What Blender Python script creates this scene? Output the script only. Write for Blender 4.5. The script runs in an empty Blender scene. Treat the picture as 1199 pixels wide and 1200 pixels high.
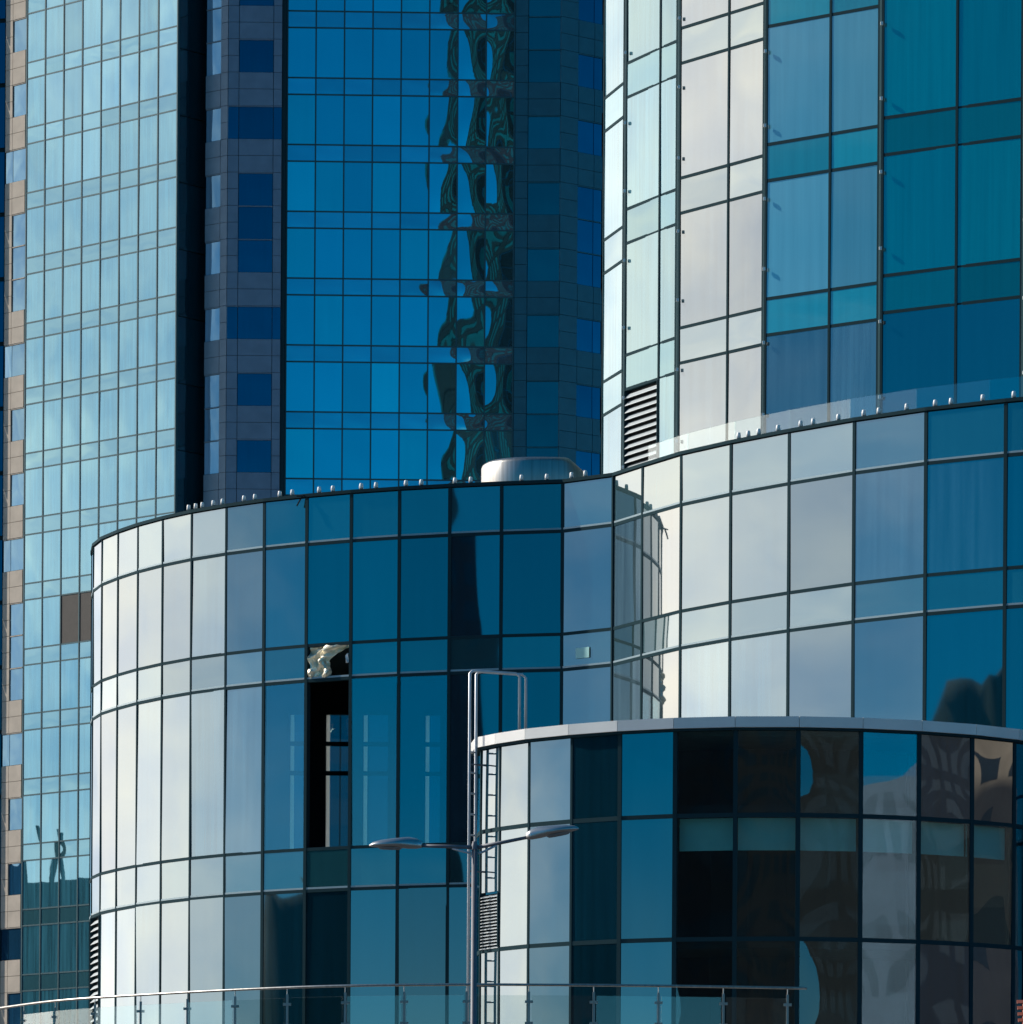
import bpy, bmesh, math, random
from mathutils import Vector, Matrix
R = math.radians
sc = bpy.context.scene
C = sc.collection
rnd = random.Random(7)

# ------------------------------------------------------------------ camera
EYE = 1.7                                   # eye height above the street
cam = bpy.data.cameras.new('camera'); co = bpy.data.objects.new('camera', cam); C.objects.link(co)
co.location = (0, 0, EYE)
co.rotation_mode = 'XYZ'
co.rotation_euler = (R(90), 0, 0)
co.matrix_world = Matrix.Translation((0, 0, EYE)) @ Matrix.Rotation(R(90), 4, 'X') @ Matrix.Rotation(R(0.344), 4, 'Z')
cam.sensor_fit = 'HORIZONTAL'; cam.sensor_width = 36.0
cam.lens = 36.0 * 6000 / 1199
cam.shift_x = 0.0
cam.shift_y = (1580 - 600) / 1199
cam.clip_start = 1.0; cam.clip_end = 6000
sc.camera = co

# ------------------------------------------------------------------ sky and sun
SUN_AZ = 110.0        # degrees to the left of the direction from the facades back to the camera
SUN_EL = 34.0
sdir = Vector((-math.sin(R(SUN_AZ)) * math.cos(R(SUN_EL)), -math.cos(R(SUN_AZ)) * math.cos(R(SUN_EL)), math.sin(R(SUN_EL))))
w = bpy.data.worlds.new('World'); sc.world = w; w.use_nodes = True
nt = w.node_tree; N = nt.nodes; L = nt.links
N.clear()
out = N.new('ShaderNodeOutputWorld'); bg = N.new('ShaderNodeBackground')
sky = N.new('ShaderNodeTexSky'); sky.sky_type = 'NISHITA'; sky.sun_disc = False
sky.sun_elevation = R(SUN_EL)
sky.sun_rotation = math.atan2(sdir.x, sdir.y)
sky.altitude = 2500; sky.air_density = 1.0; sky.dust_density = 0.3; sky.ozone_density = 4.0
tc = N.new('ShaderNodeTexCoord')
def vmath(op, a, b=None):
    n = N.new('ShaderNodeVectorMath'); n.operation = op
    L.new(a, n.inputs[0])
    if b is not None: n.inputs[1].default_value = b
    return n
def fmath(op, a, b=None, c=None, clamp=False):
    n = N.new('ShaderNodeMath'); n.operation = op; n.use_clamp = clamp
    for i, v in enumerate((a, b, c)):
        if v is None: continue
        if hasattr(v, 'links'): L.new(v, n.inputs[i])
        else: n.inputs[i].default_value = v
    return n.outputs[0]
hs = Vector((-math.sin(R(125)), -math.cos(R(125)), 0))
dot = vmath('DOT_PRODUCT', tc.outputs['Generated'], hs).outputs['Value']
sep = N.new('ShaderNodeSeparateXYZ'); L.new(tc.outputs['Generated'], sep.inputs[0])
mp = N.new('ShaderNodeMapping'); mp.inputs['Scale'].default_value = (1.0, 1.0, 2.2)
L.new(tc.outputs['Generated'], mp.inputs[0])
nz = N.new('ShaderNodeTexNoise'); nz.inputs['Scale'].default_value = 7.0; nz.inputs['Detail'].default_value = 5; nz.inputs['Roughness'].default_value = 0.48
L.new(mp.outputs[0], nz.inputs[0])
nz2 = N.new('ShaderNodeTexNoise'); nz2.inputs['Scale'].default_value = 26.0; nz2.inputs['Detail'].default_value = 5
L.new(mp.outputs[0], nz2.inputs[0])
CLOUD_SPREAD = 0.92       # radians of azimuth over which the bright cloud thins out
t = fmath('ARCCOSINE', fmath('MINIMUM', dot, 1.0)); t = fmath('MAXIMUM', fmath('SUBTRACT', t, 0.19), 0.0); t = fmath('MULTIPLY_ADD', t, -1.0/CLOUD_SPREAD, 1.0)
nn = fmath('SUBTRACT', nz.outputs[0], 0.5); nn = fmath('MULTIPLY', nn, 0.42)
nm = fmath('SUBTRACT', nz2.outputs[0], 0.5); nm = fmath('MULTIPLY', nm, 0.14)
t = fmath('ADD', fmath('ADD', t, nn), nm)
t = fmath('MULTIPLY_ADD', fmath('SUBTRACT', sep.outputs[2], 0.12), 0.6, t)          # a little more cloud higher up
sm = N.new('ShaderNodeMapRange'); sm.interpolation_type = 'SMOOTHSTEP'
L.new(t, sm.inputs[0]); sm.inputs[1].default_value = 0.0; sm.inputs[2].default_value = 1.0
low = N.new('ShaderNodeMapRange'); low.interpolation_type = 'SMOOTHSTEP'
L.new(sep.outputs[2], low.inputs[0]); low.inputs[1].default_value = 0.65; low.inputs[2].default_value = 0.15; low.inputs[3].default_value = 0; low.inputs[4].default_value = 1
cov = fmath('MULTIPLY', fmath('POWER', sm.outputs[0], 1.5), low.outputs[0])
cr = N.new('ShaderNodeMix'); cr.data_type = 'RGBA'      # lit cloud and its greyer side
L.new(nz2.outputs[0], cr.inputs['Factor'])
cr.inputs['A'].default_value = (23, 22.3, 25, 1); cr.inputs['B'].default_value = (41, 34.5, 26.5, 1)
mx = N.new('ShaderNodeMix'); mx.data_type = 'RGBA'
hsv = N.new('ShaderNodeHueSaturation'); hsv.inputs['Hue'].default_value = 0.483; hsv.inputs['Saturation'].default_value = 1.6; hsv.inputs['Value'].default_value = 1.0; L.new(sky.outputs[0], hsv.inputs['Color'])
L.new(cov, mx.inputs['Factor']); L.new(hsv.outputs[0], mx.inputs['A']); L.new(cr.outputs['Result'], mx.inputs['B'])
L.new(mx.outputs['Result'], bg.inputs['Color'])
bg.inputs['Strength'].default_value = 0.10
L.new(bg.outputs[0], out.inputs[0])
sun = bpy.data.lights.new('sun', 'SUN'); so = bpy.data.objects.new('sun', sun); C.objects.link(so)
sun.energy = 4.6; sun.angle = R(0.5); sun.color = (1.0, 0.93, 0.82)
so.rotation_euler = sdir.to_track_quat('Z', 'Y').to_euler()
sc.view_settings.view_transform = 'Standard'; sc.view_settings.look = 'None'
sc.view_settings.exposure = 0.15; sc.view_settings.gamma = 1.0
try:
    sc.cycles.max_bounces = 10; sc.cycles.glossy_bounces = 5; sc.cycles.transparent_max_bounces = 16
    sc.cycles.use_denoising = True
except Exception: pass

# ------------------------------------------------------------------ materials
def mat(name, col, rough=0.6, metal=0.0, noise=0.0, nscale=3.0, bump=0.0, ior=1.45, tint=None, stretch=(1, 1, 1), perobj=0.0):
    m = bpy.data.materials.new(name); m.use_nodes = True
    n = m.node_tree.nodes; l = m.node_tree.links; b = n['Principled BSDF']
    b.inputs['Base Color'].default_value = (*col, 1); b.inputs['Roughness'].default_value = rough
    b.inputs['Metallic'].default_value = metal; b.inputs['IOR'].default_value = ior
    if tint: b.inputs['Specular Tint'].default_value = (*tint, 1)
    if noise or bump:
        g = n.new('ShaderNodeTexCoord'); mpn = n.new('ShaderNodeMapping'); mpn.inputs['Scale'].default_value = stretch
        l.new(g.outputs['Object'], mpn.inputs[0])
        t = n.new('ShaderNodeTexNoise'); t.inputs['Scale'].default_value = nscale; t.inputs['Detail'].default_value = 6
        l.new(mpn.outputs[0], t.inputs[0])
    if noise or perobj:
        cur = None
        if noise:
            r1 = n.new('ShaderNodeMapRange'); r1.inputs[1].default_value = 0.25; r1.inputs[2].default_value = 0.75
            r1.inputs[3].default_value = 1 - noise; r1.inputs[4].default_value = 1 + noise
            l.new(t.outputs[0], r1.inputs[0]); cur = r1.outputs[0]
        if perobj:
            oi = n.new('ShaderNodeObjectInfo')
            r2 = n.new('ShaderNodeMapRange'); r2.inputs[3].default_value = 1 - perobj; r2.inputs[4].default_value = 1 + perobj
            l.new(oi.outputs['Random'], r2.inputs[0])
            if cur is None: cur = r2.outputs[0]
            else:
                mm = n.new('ShaderNodeMath'); mm.operation = 'MULTIPLY'; l.new(cur, mm.inputs[0]); l.new(r2.outputs[0], mm.inputs[1]); cur = mm.outputs[0]
        vs = n.new('ShaderNodeVectorMath'); vs.operation = 'SCALE'; vs.inputs[0].default_value = col
        l.new(cur, vs.inputs['Scale']); l.new(vs.outputs[0], b.inputs['Base Color'])
    if bump:
        bn = n.new('ShaderNodeBump'); bn.inputs['Strength'].default_value = bump; bn.inputs['Distance'].default_value = 0.02
        l.new(t.outputs[0], bn.inputs['Height']); l.new(bn.outputs[0], b.inputs['Normal'])
    return m

def coated(name, body, tint, ior, curtain=0.0, rough=0.015):
    """coated curtain wall pane backed by a drawn blind or a dark room: body = what shows through, coating reflects"""
    m = mat(name, body, rough=rough, ior=ior, tint=tint, noise=curtain, nscale=2.2, stretch=(2.4, 2.4, 0.1), perobj=0.3)
    n = m.node_tree.nodes; l = m.node_tree.links; b = n['Principled BSDF']      # coating batches differ a little from sheet to sheet
    oi = n.new('ShaderNodeObjectInfo'); mr = n.new('ShaderNodeMapRange'); mr.inputs[3].default_value = 0.84; mr.inputs[4].default_value = 1.1
    mu = n.new('ShaderNodeMath'); mu.operation = 'MULTIPLY'; mu.inputs[1].default_value = 7.31; fr = n.new('ShaderNodeMath'); fr.operation = 'FRACT'
    l.new(oi.outputs['Random'], mu.inputs[0]); l.new(mu.outputs[0], fr.inputs[0]); l.new(fr.outputs[0], mr.inputs[0])
    vs = n.new('ShaderNodeVectorMath'); vs.operation = 'SCALE'; vs.inputs[0].default_value = tint; l.new(mr.outputs[0], vs.inputs['Scale']); l.new(vs.outputs[0], b.inputs['Specular Tint'])
    return m

def clear(name, tint, ior, trans=(0.5, 0.75, 0.8)):
    """coated pane one can look through"""
    m = bpy.data.materials.new(name); m.use_nodes = True
    n = m.node_tree.nodes; l = m.node_tree.links; n.clear()
    o = n.new('ShaderNodeOutputMaterial'); mixs = n.new('ShaderNodeMixShader')
    f0 = ((ior-1)/(ior+1))**2                  # Schlick reflectance, the same from either side of the sheet
    lw = n.new('ShaderNodeLayerWeight'); lw.inputs['Blend'].default_value = 0.5
    pw = n.new('ShaderNodeMath'); pw.operation = 'POWER'; pw.inputs[1].default_value = 5; l.new(lw.outputs['Facing'], pw.inputs[0])
    fr = n.new('ShaderNodeMath'); fr.operation = 'MULTIPLY_ADD'; fr.inputs[1].default_value = 1-f0; fr.inputs[2].default_value = f0; l.new(pw.outputs[0], fr.inputs[0])
    g = n.new('ShaderNodeBsdfGlossy'); g.inputs['Color'].default_value = (*tint, 1); g.inputs['Roughness'].default_value = 0.012
    t = n.new('ShaderNodeBsdfTransparent'); t.inputs['Color'].default_value = (*trans, 1)
    l.new(fr.outputs[0], mixs.inputs[0]); l.new(t.outputs[0], mixs.inputs[1]); l.new(g.outputs[0], mixs.inputs[2])
    l.new(mixs.outputs[0], o.inputs[0])
    return m

M = {}
TINT = (0.75, 0.93, 1.0)
M['vision'] = coated('vision_glass', (0.002, 0.026, 0.045), TINT, 2.7, 0.25)
M['blind'] = coated('vision_glass_over_blind', (0.03, 0.075, 0.10), TINT, 2.7, 0.5)
M['spandrel'] = coated('spandrel_glass', (0.010, 0.060, 0.075), TINT, 2.7, 0.1)
M['tower_vision'] = coated('tower_vision_glass', (0.004, 0.04, 0.065), (0.13, 0.86, 1.0), 7.5, 0.4)
M['tower_blind'] = coated('tower_glass_over_curtain', (0.006, 0.12, 0.17), (0.17, 0.92, 1.0), 7.5, 0.4)
M['tower_spandrel'] = coated('tower_spandrel_glass', (0.03, 0.12, 0.16), (0.30, 0.82, 1.0), 6.0, 0.1)
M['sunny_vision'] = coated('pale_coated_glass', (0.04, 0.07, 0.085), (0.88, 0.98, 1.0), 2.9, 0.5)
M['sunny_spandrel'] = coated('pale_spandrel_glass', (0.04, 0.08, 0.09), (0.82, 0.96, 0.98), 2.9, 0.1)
M['teal_vision'] = coated('teal_vision_glass', (0.001, 0.135, 0.165), (0.5, 0.95, 1.0), 2.4, 0.15)
M['teal_spandrel'] = coated('teal_spandrel_glass', (0.002, 0.12, 0.14), (0.5, 0.95, 1.0), 2.2, 0.1)
M['face_vision'] = coated('pale_blue_glass', (0.03, 0.12, 0.16), (0.52, 0.88, 1.0), 3.6, 0.5)
M['face_spandrel'] = coated('pale_blue_spandrel_glass', (0.045, 0.14, 0.17), (0.52, 0.88, 1.0), 3.5, 0.1)
M['side_glass'] = coated('mid_blue_glass', (0.01, 0.05, 0.10), (0.4, 0.75, 1.0), 2.8, 0.2)
M['sky_pane'] = coated('glass_with_sky_in_body', (0.22, 0.35, 0.47), (0.5, 0.85, 1.0), 2.6, 0.1)  # pale body colour stands in for bright sky mirrored in these panes
M['stone_pale'] = mat('blue_grey_granite', (0.20, 0.25, 0.30), 0.3, noise=0.12, nscale=1.6)
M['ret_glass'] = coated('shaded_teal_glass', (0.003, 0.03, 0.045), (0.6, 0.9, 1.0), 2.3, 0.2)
M['stone_teal'] = mat('granite_teal_reflection', (0.022, 0.11, 0.155), 0.3, noise=0.12, nscale=1.6)  # teal mirrored in the polished pier stone is put into its colour
M['aqua_sky_vision'] = coated('vision_glass_aqua_sky', (0.085, 0.27, 0.34), (0.7, 0.95, 1.0), 2.6, 0.1)  # aqua body stands in for the brighter sky this run mirrors
M['aqua_sky_spandrel'] = coated('spandrel_glass_aqua_sky', (0.012, 0.21, 0.26), (0.6, 0.95, 1.0), 2.4, 0.1)
M['ice_vision'] = coated('ice_blue_glass', (0.06, 0.15, 0.19), (0.60, 0.92, 1.0), 2.4, 0.35)
M['ice_spandrel'] = coated('ice_blue_spandrel_glass', (0.05, 0.16, 0.20), (0.56, 0.92, 1.0), 2.3, 0.1)
M['pier_glass'] = coated('deep_blue_glass', (0.0, 0.017, 0.05), (0.2, 0.65, 1.0), 2.3, 0.3)
M['clear'] = clear('clear_coated_glass', TINT, 2.3)
M['dim_clear'] = clear('dim_clear_glass', TINT, 2.1, (0.72, 0.88, 0.88))
M['rail_glass'] = clear('balustrade_glass', (0.9, 1.0, 1.0), 1.62, (0.93, 0.965, 0.96))
M['frame'] = mat('dark_anodised_frame', (0.016, 0.042, 0.052), 0.7, 0.0, ior=1.1)
M['tower_frame'] = mat('tower_frame', (0.03, 0.085, 0.10), 0.45, 0.2)
M['sill'] = mat('aluminium_sill', (0.25, 0.34, 0.38), 0.4, 0.3)
M['white_metal'] = mat('white_coated_metal', (0.72, 0.72, 0.70), 0.35, 0.0, noise=0.06, nscale=1.2)
M['steel'] = mat('brushed_steel', (0.40, 0.385, 0.36), 0.38, 1.0, noise=0.22, nscale=3, stretch=(6, 6, 0.15))
M['grey_metal'] = mat('galvanised_metal', (0.17, 0.175, 0.20), 0.6, 0.2, noise=0.12, nscale=8)
M['pale_metal'] = mat('pale_painted_metal', (0.55, 0.58, 0.62), 0.4, 0.3, noise=0.08, nscale=5)
M['black'] = mat('dark_void', (0.004, 0.007, 0.009), 0.8)
M['louvre'] = mat('louvre_blades', (0.42, 0.47, 0.49), 0.45, 0.3)
M['room'] = mat('room_finish', (0.10, 0.12, 0.13), 0.8)
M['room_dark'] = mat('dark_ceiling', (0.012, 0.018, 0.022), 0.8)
M['roller'] = mat('roller_blind_cloth', (0.42, 0.72, 0.68), 0.8, noise=0.05, nscale=4)
M['lamp_white'] = mat('white_lamp_glass', (0.93, 0.93, 0.90), 0.5)
M['concrete'] = mat('concrete', (0.28, 0.28, 0.27), 0.85, noise=0.2, nscale=1.5, bump=0.1)
M['roof'] = mat('roof_felt', (0.10, 0.11, 0.11), 0.9, noise=0.2, nscale=2)
M['asphalt'] = mat('asphalt', (0.05, 0.05, 0.052), 0.9, noise=0.25, nscale=0.7, bump=0.1)
M['paving'] = mat('paving', (0.25, 0.25, 0.24), 0.85, noise=0.18, nscale=1.0)
M['red'] = mat('red_brown_paint', (0.26, 0.07, 0.045), 0.55, noise=0.2, nscale=7, stretch=(0.3, 1, 4))
M['brown_panel'] = mat('brown_board', (0.055, 0.048, 0.042), 0.7, noise=0.15, nscale=3)

def stone(name, col, sx, sz):
    m = mat(name, col, 0.3, noise=0.12, nscale=1.6, bump=0.05)
    return m
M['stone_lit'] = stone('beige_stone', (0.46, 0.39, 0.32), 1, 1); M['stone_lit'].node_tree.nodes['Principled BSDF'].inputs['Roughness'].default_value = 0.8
M['stone'] = stone('granite_shade_blue', (0.17, 0.22, 0.30), 1, 1)  # shaded copy of the pier stone, mirrored sky blue in its colour

# ------------------------------------------------------------------ mesh helpers
class MB:
    def __init__(s): s.v = []; s.f = []
    def quad(s, a, b, c, d):
        i = len(s.v); s.v += [tuple(a), tuple(b), tuple(c), tuple(d)]; s.f.append((i, i+1, i+2, i+3))
    def prism(s, ring, z0, z1, cap=True):
        n = len(ring); i = len(s.v)
        s.v += [(p[0], p[1], z0) for p in ring] + [(p[0], p[1], z1) for p in ring]
        for k in range(n):
            j = (k+1) % n; s.f.append((i+k, i+j, i+n+j, i+n+k))
        if cap:
            s.f.append(tuple(i+n+k for k in range(n))); s.f.append(tuple(i+k for k in reversed(range(n))))
    def obox(s, P, Q, z0, z1, d0, d1):
        """box along plan segment P->Q, from depth d0 to d1 measured along the outward normal"""
        t = (Vector(Q) - Vector(P)).normalized(); n = Vector((t.y, -t.x))
        a = Vector(P)+n*d0; b = Vector(Q)+n*d0; c = Vector(Q)+n*d1; d = Vector(P)+n*d1
        s.prism([d, c, b, a], z0, z1)
    def box(s, c, size):
        x, y, z = c; a, b, h = [q/2 for q in size]
        s.prism([(x-a, y-b), (x+a, y-b), (x+a, y+b), (x-a, y+b)], z-h, z+h)
    def tube(s, pts, r, seg=10, r2=None, cap=True):
        pts = [Vector(p) for p in pts]; n = len(pts); base = len(s.v)
        up = None
        for k, p in enumerate(pts):
            d = (pts[min(k+1, n-1)] - pts[max(k-1, 0)]).normalized()
            if up is None:
                up = Vector((0, 0, 1)) if abs(d.z) < 0.9 else Vector((0, 1, 0))
            u = d.cross(up).normalized(); v = u.cross(d).normalized(); up = v
            rr = r if r2 is None else r + (r2-r)*k/(n-1)
            for q in range(seg):
                a = 2*math.pi*q/seg; s.v.append(tuple(p + u*rr*math.cos(a) + v*rr*math.sin(a)))
        for k in range(n-1):
            for q in range(seg):
                q2 = (q+1) % seg
                s.f.append((base+k*seg+q, base+k*seg+q2, base+(k+1)*seg+q2, base+(k+1)*seg+q))
        if cap:
            s.f.append(tuple(base+q for q in reversed(range(seg)))); s.f.append(tuple(base+(n-1)*seg+q for q in range(seg)))
    def build(s, name, m, parent=None, smooth=False):
        off = parent.matrix_basis.translation if parent is not None else Vector((0, 0, 0))
        if parent is not None and parent.parent is not None: off = off + parent.parent.matrix_basis.translation
        me = bpy.data.meshes.new(name)
        me.from_pydata([tuple(Vector(v) - off) for v in s.v], [], s.f); me.update()
        bm = bmesh.new(); bm.from_mesh(me); bmesh.ops.recalc_face_normals(bm, faces=bm.faces); bm.to_mesh(me); bm.free()
        if smooth:
            for p in me.polygons: p.use_smooth = True
        o = bpy.data.objects.new(name, me); C.objects.link(o); me.materials.append(m)
        if parent is not None: o.parent = parent
        return o

def thing(name, label, cat, loc, group=None):
    o = bpy.data.objects.new(name, None); C.objects.link(o); o.location = loc; o.empty_display_size = 0.3
    o['label'] = label; o['category'] = cat
    if group: o['group'] = group
    return o
def tag(o, label, cat, group=None):
    o['label'] = label; o['category'] = cat
    if group: o['group'] = group
    return o
def struct(o): o['kind'] = 'structure'; return o

def add_pane(mb, P, Q, z0, z1, gap=0.03, proud=0.0, pillow=0.0015, ripple=0.0005, tilt=0.0035, nu=8, nv=8, depth=0.03):
    """one sheet of glass: slightly out of plane, gently pillowed like a real sealed unit"""
    P = Vector(P); Q = Vector(Q); W = (Q-P).length; t = (Q-P)/W; n = Vector((t.y, -t.x))
    a = rnd.gauss(0, tilt)*0.7; b = rnd.gauss(0, tilt)*0.7
    p1 = rnd.gauss(pillow, abs(pillow)*0.5); ph = [rnd.uniform(0, 6.28) for _ in range(4)]; kx = rnd.uniform(1.6, 3.2); kz = rnd.uniform(1.6, 3.4)
    H = z1-z0; i0 = len(mb.v)
    for j in range(nv+1):
        for i in range(nu+1):
            u = -1+2*i/nu; v = -1+2*j/nv
            h = p1*(1-u*u)*(1-v*v)*1.4 + ripple*(math.sin(kx*u+kz*0.6*v+ph[0]) + 0.6*math.sin(kz*v*1.3+ph[1]+kx*0.3*u))
            h += a*u*W/2 + b*v*H/2
            s = W/2 + u*(W/2-gap)
            p = P + t*s + n*(proud+h); mb.v.append((p.x, p.y, (z0+z1)/2 + v*(H/2-gap)))
    g = nu+1
    for j in range(nv):
        for i in range(nu):
            k = i0+j*g+i; mb.f.append((k, k+1, k+g+1, k+g))
    # edges and back of the sheet, on vertices of their own so that the face stays smooth
    cs = [Vector(mb.v[i0+q_]) for q_ in (0, nu, (nu+1)*(nv+1)-1, (nu+1)*nv)]
    bk = [c_ - Vector((n.x, n.y, 0))*depth for c_ in cs]
    for q_ in range(4):
        r_ = (q_+1) % 4; mb.quad(cs[r_], cs[q_], bk[q_], bk[r_])
    mb.quad(bk[3], bk[2], bk[1], bk[0])

def glass_obj(name, m, parent, *args, **kw):
    mb = MB(); add_pane(mb, *args, **kw)
    off = parent.location
    me = bpy.data.meshes.new(name); me.from_pydata([tuple(Vector(v)-off) for v in mb.v], [], mb.f); me.update()
    for p in me.polygons: p.use_smooth = True
    o = bpy.data.objects.new(name, me); C.objects.link(o); me.materials.append(m); o.parent = parent
    return o

def Z(z): return z + EYE       # heights below are measured from the eye

def louvre(name, parent, P, Q, z0, z1, n):
    f = MB()
    f.obox(P, Q, z0, z1, -0.16, -0.13)
    o = f.build(name, M['black'], parent)
    b = MB()
    Pv = Vector(P); Qv = Vector(Q); t = (Qv-Pv).normalized(); nn = Vector((t.y, -t.x)); H = (z1-z0)/n
    for k in range(n):
        za = z0 + k*H
        A0 = Pv+nn*0.03; B0 = Qv+nn*0.03; A1 = Pv-nn*0.09; B1 = Qv-nn*0.09
        b.quad((A0.x, A0.y, za), (B0.x, B0.y, za), (B1.x, B1.y, za+H*0.62), (A1.x, A1.y, za+H*0.62))
        b.quad((A0.x, A0.y, za-0.02), (B0.x, B0.y, za-0.02), (B0.x, B0.y, za), (A0.x, A0.y, za))
    bo = b.build('blade', M['louvre'], o); bo['kind'] = 'stuff'
    fr = MB()
    fr.obox(P, Pv+t*0.04, z0, z1, -0.1, 0.045); fr.obox(Qv-t*0.04, Q, z0, z1, -0.1, 0.045)
    fr.build('grille_frame', M['frame'], o)
    return o

DECK = Z(7.4)
# ------------------------------------------------------------------ ground and terrace
g = MB(); g.quad((-3000, -3000, 0), (3000, -3000, 0), (3000, 3000, 0), (-3000, 3000, 0)); struct(g.build('ground', M['asphalt']))
g = MB(); RAIL = [(-12.9, 129.3), (-11.0, 126.2), (-8.5, 123.8), (-6.1, 121.9), (-3.95, 120.7), (-1.5, 120.1), (0.4, 120.0), (3.5, 120.1), (6.9, 120.6)]
ring = [(x, y-0.25) for x, y in RAIL] + [(30, 122), (60, 126), (60, 330), (-70, 330), (-70, 168), (-18, 136)]
g.prism(ring, 0.004, DECK); struct(g.build('terrace', M['paving']))

# ------------------------------------------------------------------ the low curved building in front (right)
E_PTS = [(-1.02, 135.8), (-0.89, 134.5), (-0.39, 133.62), (0.37, 132.58), (1.46, 131.6), (2.68, 130.76), (4.07, 130.13), (5.59, 129.76), (7.18, 129.67), (8.78, 129.87), (10.29, 130.35), (11.71, 131.09), (12.88, 132.04), (13.2, 132.45), (13.35, 133.1)]
lowb = thing('low_curved_building', 'low round glass building with pale metal roof band, at lower right', 'building', (7, 133, DECK))
ez = [DECK, Z(10.41), Z(13.55), Z(15.76)]
for k, (P, Q) in enumerate(zip(E_PTS[:-1], E_PTS[1:])):
    for r in range(3):
        z0, z1 = ez[r], ez[r+1]
        if k == 1 and r == 1:
            z1b = Z(11.9)
            louvre('louvre_grille', lowb, P, Q, z0+0.06, z1b, 17)
            z0 = z1b
        kw = dict(pillow=0.004, ripple=0.002, tilt=0.004) if k >= 6 else dict(pillow=0.0012, ripple=0.0004, tilt=0.003)
        m = M['vision'] if k < 6 else M['dim_clear']
        if k == 5 or (k >= 10 and r != 1): m = M['vision']
        glass_obj('window', m, lowb, P, Q, z0, z1, gap=0.04, **kw)
for k, P in enumerate(E_PTS):
    a = Vector(E_PTS[max(k-1, 0)]); b = Vector(E_PTS[min(k+1, len(E_PTS)-1)]); t = (b-a).normalized(); P = Vector(P)
    w_ = 0.055 if k > 4 else 0.035
    q = MB(); q.obox(P-t*w_, P+t*w_, DECK, Z(15.75), -0.14, 0.02); q.build('mullion', M['frame'], lowb)
for zz in (Z(10.41), Z(13.55)):
    q = MB()
    for P, Q in zip(E_PTS[:-1], E_PTS[1:]): q.obox(P, Q, zz-0.055, zz+0.055, -0.13, 0.012)
    q.build('transom', M['frame'], lowb)
def offset(pts, d):
    o = []
    for k, P in enumerate(pts):
        a = Vector(pts[max(k-1, 0)]); b = Vector(pts[min(k+1, len(pts)-1)]); t = (b-a).normalized(); o.append(Vector(P)+Vector((t.y, -t.x))*d)
    return o
def band(pts, z0, z1, d0, d1, seam=0.0):
    q = MB(); o0 = offset(pts, d0); o1 = offset(pts, d1)
    for k in range(len(pts)-1):
        L4 = lambda A, B: (A.lerp(B, seam), A.lerp(B, 1-seam))
        (a1, b1), (a0, b0) = L4(Vector(o1[k]), Vector(o1[k+1])), L4(Vector(o0[k]), Vector(o0[k+1]))
        q.prism([a1, b1, b0, a0], z0, z1)
    return q
cor = band(E_PTS, Z(15.76), Z(16.03), -0.3, 0.16, 0.004); cor.build('roof_band', M['white_metal'], lowb)
q = band(E_PTS, Z(15.70), Z(15.756), -0.14, 0.10); q.build('soffit_trim', M['frame'], lowb)
q = MB(); q.prism([tuple(p) for p in offset(E_PTS, -0.32)] + [(14, 135), (9, 141), (0.6, 143), (-0.6, 139)], Z(15.6), Z(15.95)); q.build('roof', M['roof'], lowb)
# inside: dark core, floors, roller blinds behind the upper sashes
q = MB(); q.prism([tuple(p) for p in offset(E_PTS, -3.2)] + [(13.2, 134.2), (0, 138.5)], DECK, Z(15.6)); q.build('core', M['room_dark'], lowb)
for zz in (Z(10.2), Z(13.6)):
    q = MB(); q.prism([tuple(p) for p in offset(E_PTS, -0.4)] + [(13.2, 134.1), (0, 138.4)], zz, zz+0.25); q.build('floor_slab', M['room_dark'], lowb)
for k in range(6, 12):
    P = Vector(E_PTS[k]); Q = Vector(E_PTS[k+1]); q = MB()
    t = (Q-P).normalized(); q.obox(P+t*0.07, Q-t*0.07, Z(12.68), Z(13.5), -0.30, -0.27); q.build('roller_blind', M['roller'], lowb)

# ------------------------------------------------------------------ curved office building in the middle: left drum and right wing meet in a valley
D_PTS = [(-13.40, 163.0), (-13.38, 161.4), (-13.2, 159.85), (-12.82, 158.46), (-12.22, 157.12), (-11.51, 155.78), (-10.67, 154.48), (-9.72, 153.26), (-8.62, 152.14), (-7.44, 151.15), (-6.15, 150.28), (-4.82, 149.54), (-3.40, 148.91), (-1.93, 148.38), (-0.43, 147.93), (1.33, 147.52), (2.77, 146.35)]
C_PTS = [(2.77, 146.35), (3.56, 144.76), (4.59, 142.8), (5.90, 140.98), (7.41, 139.2), (9.06, 137.46), (10.86, 135.9), (12.85, 134.58), (14.95, 133.4), (17.2, 132.6)]
mid = thing('curved_office_building', 'wide curved glass office building with rounded left end and an inward corner', 'building', (0, 156, DECK))
LV = [DECK, Z(13.38), Z(14.60), Z(19.55), Z(20.58), Z(23.55), Z(24.94)]
ROW = ['window', 'spandrel_panel', 'window', 'spandrel_panel', 'window', 'spandrel_panel']
D_LEN = len(D_PTS)-1
def clearcol(k): return 9 <= k <= 12      # columns of the tall storey one can see into
OPEN = 10                                   # the bay whose glass is missing
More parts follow.
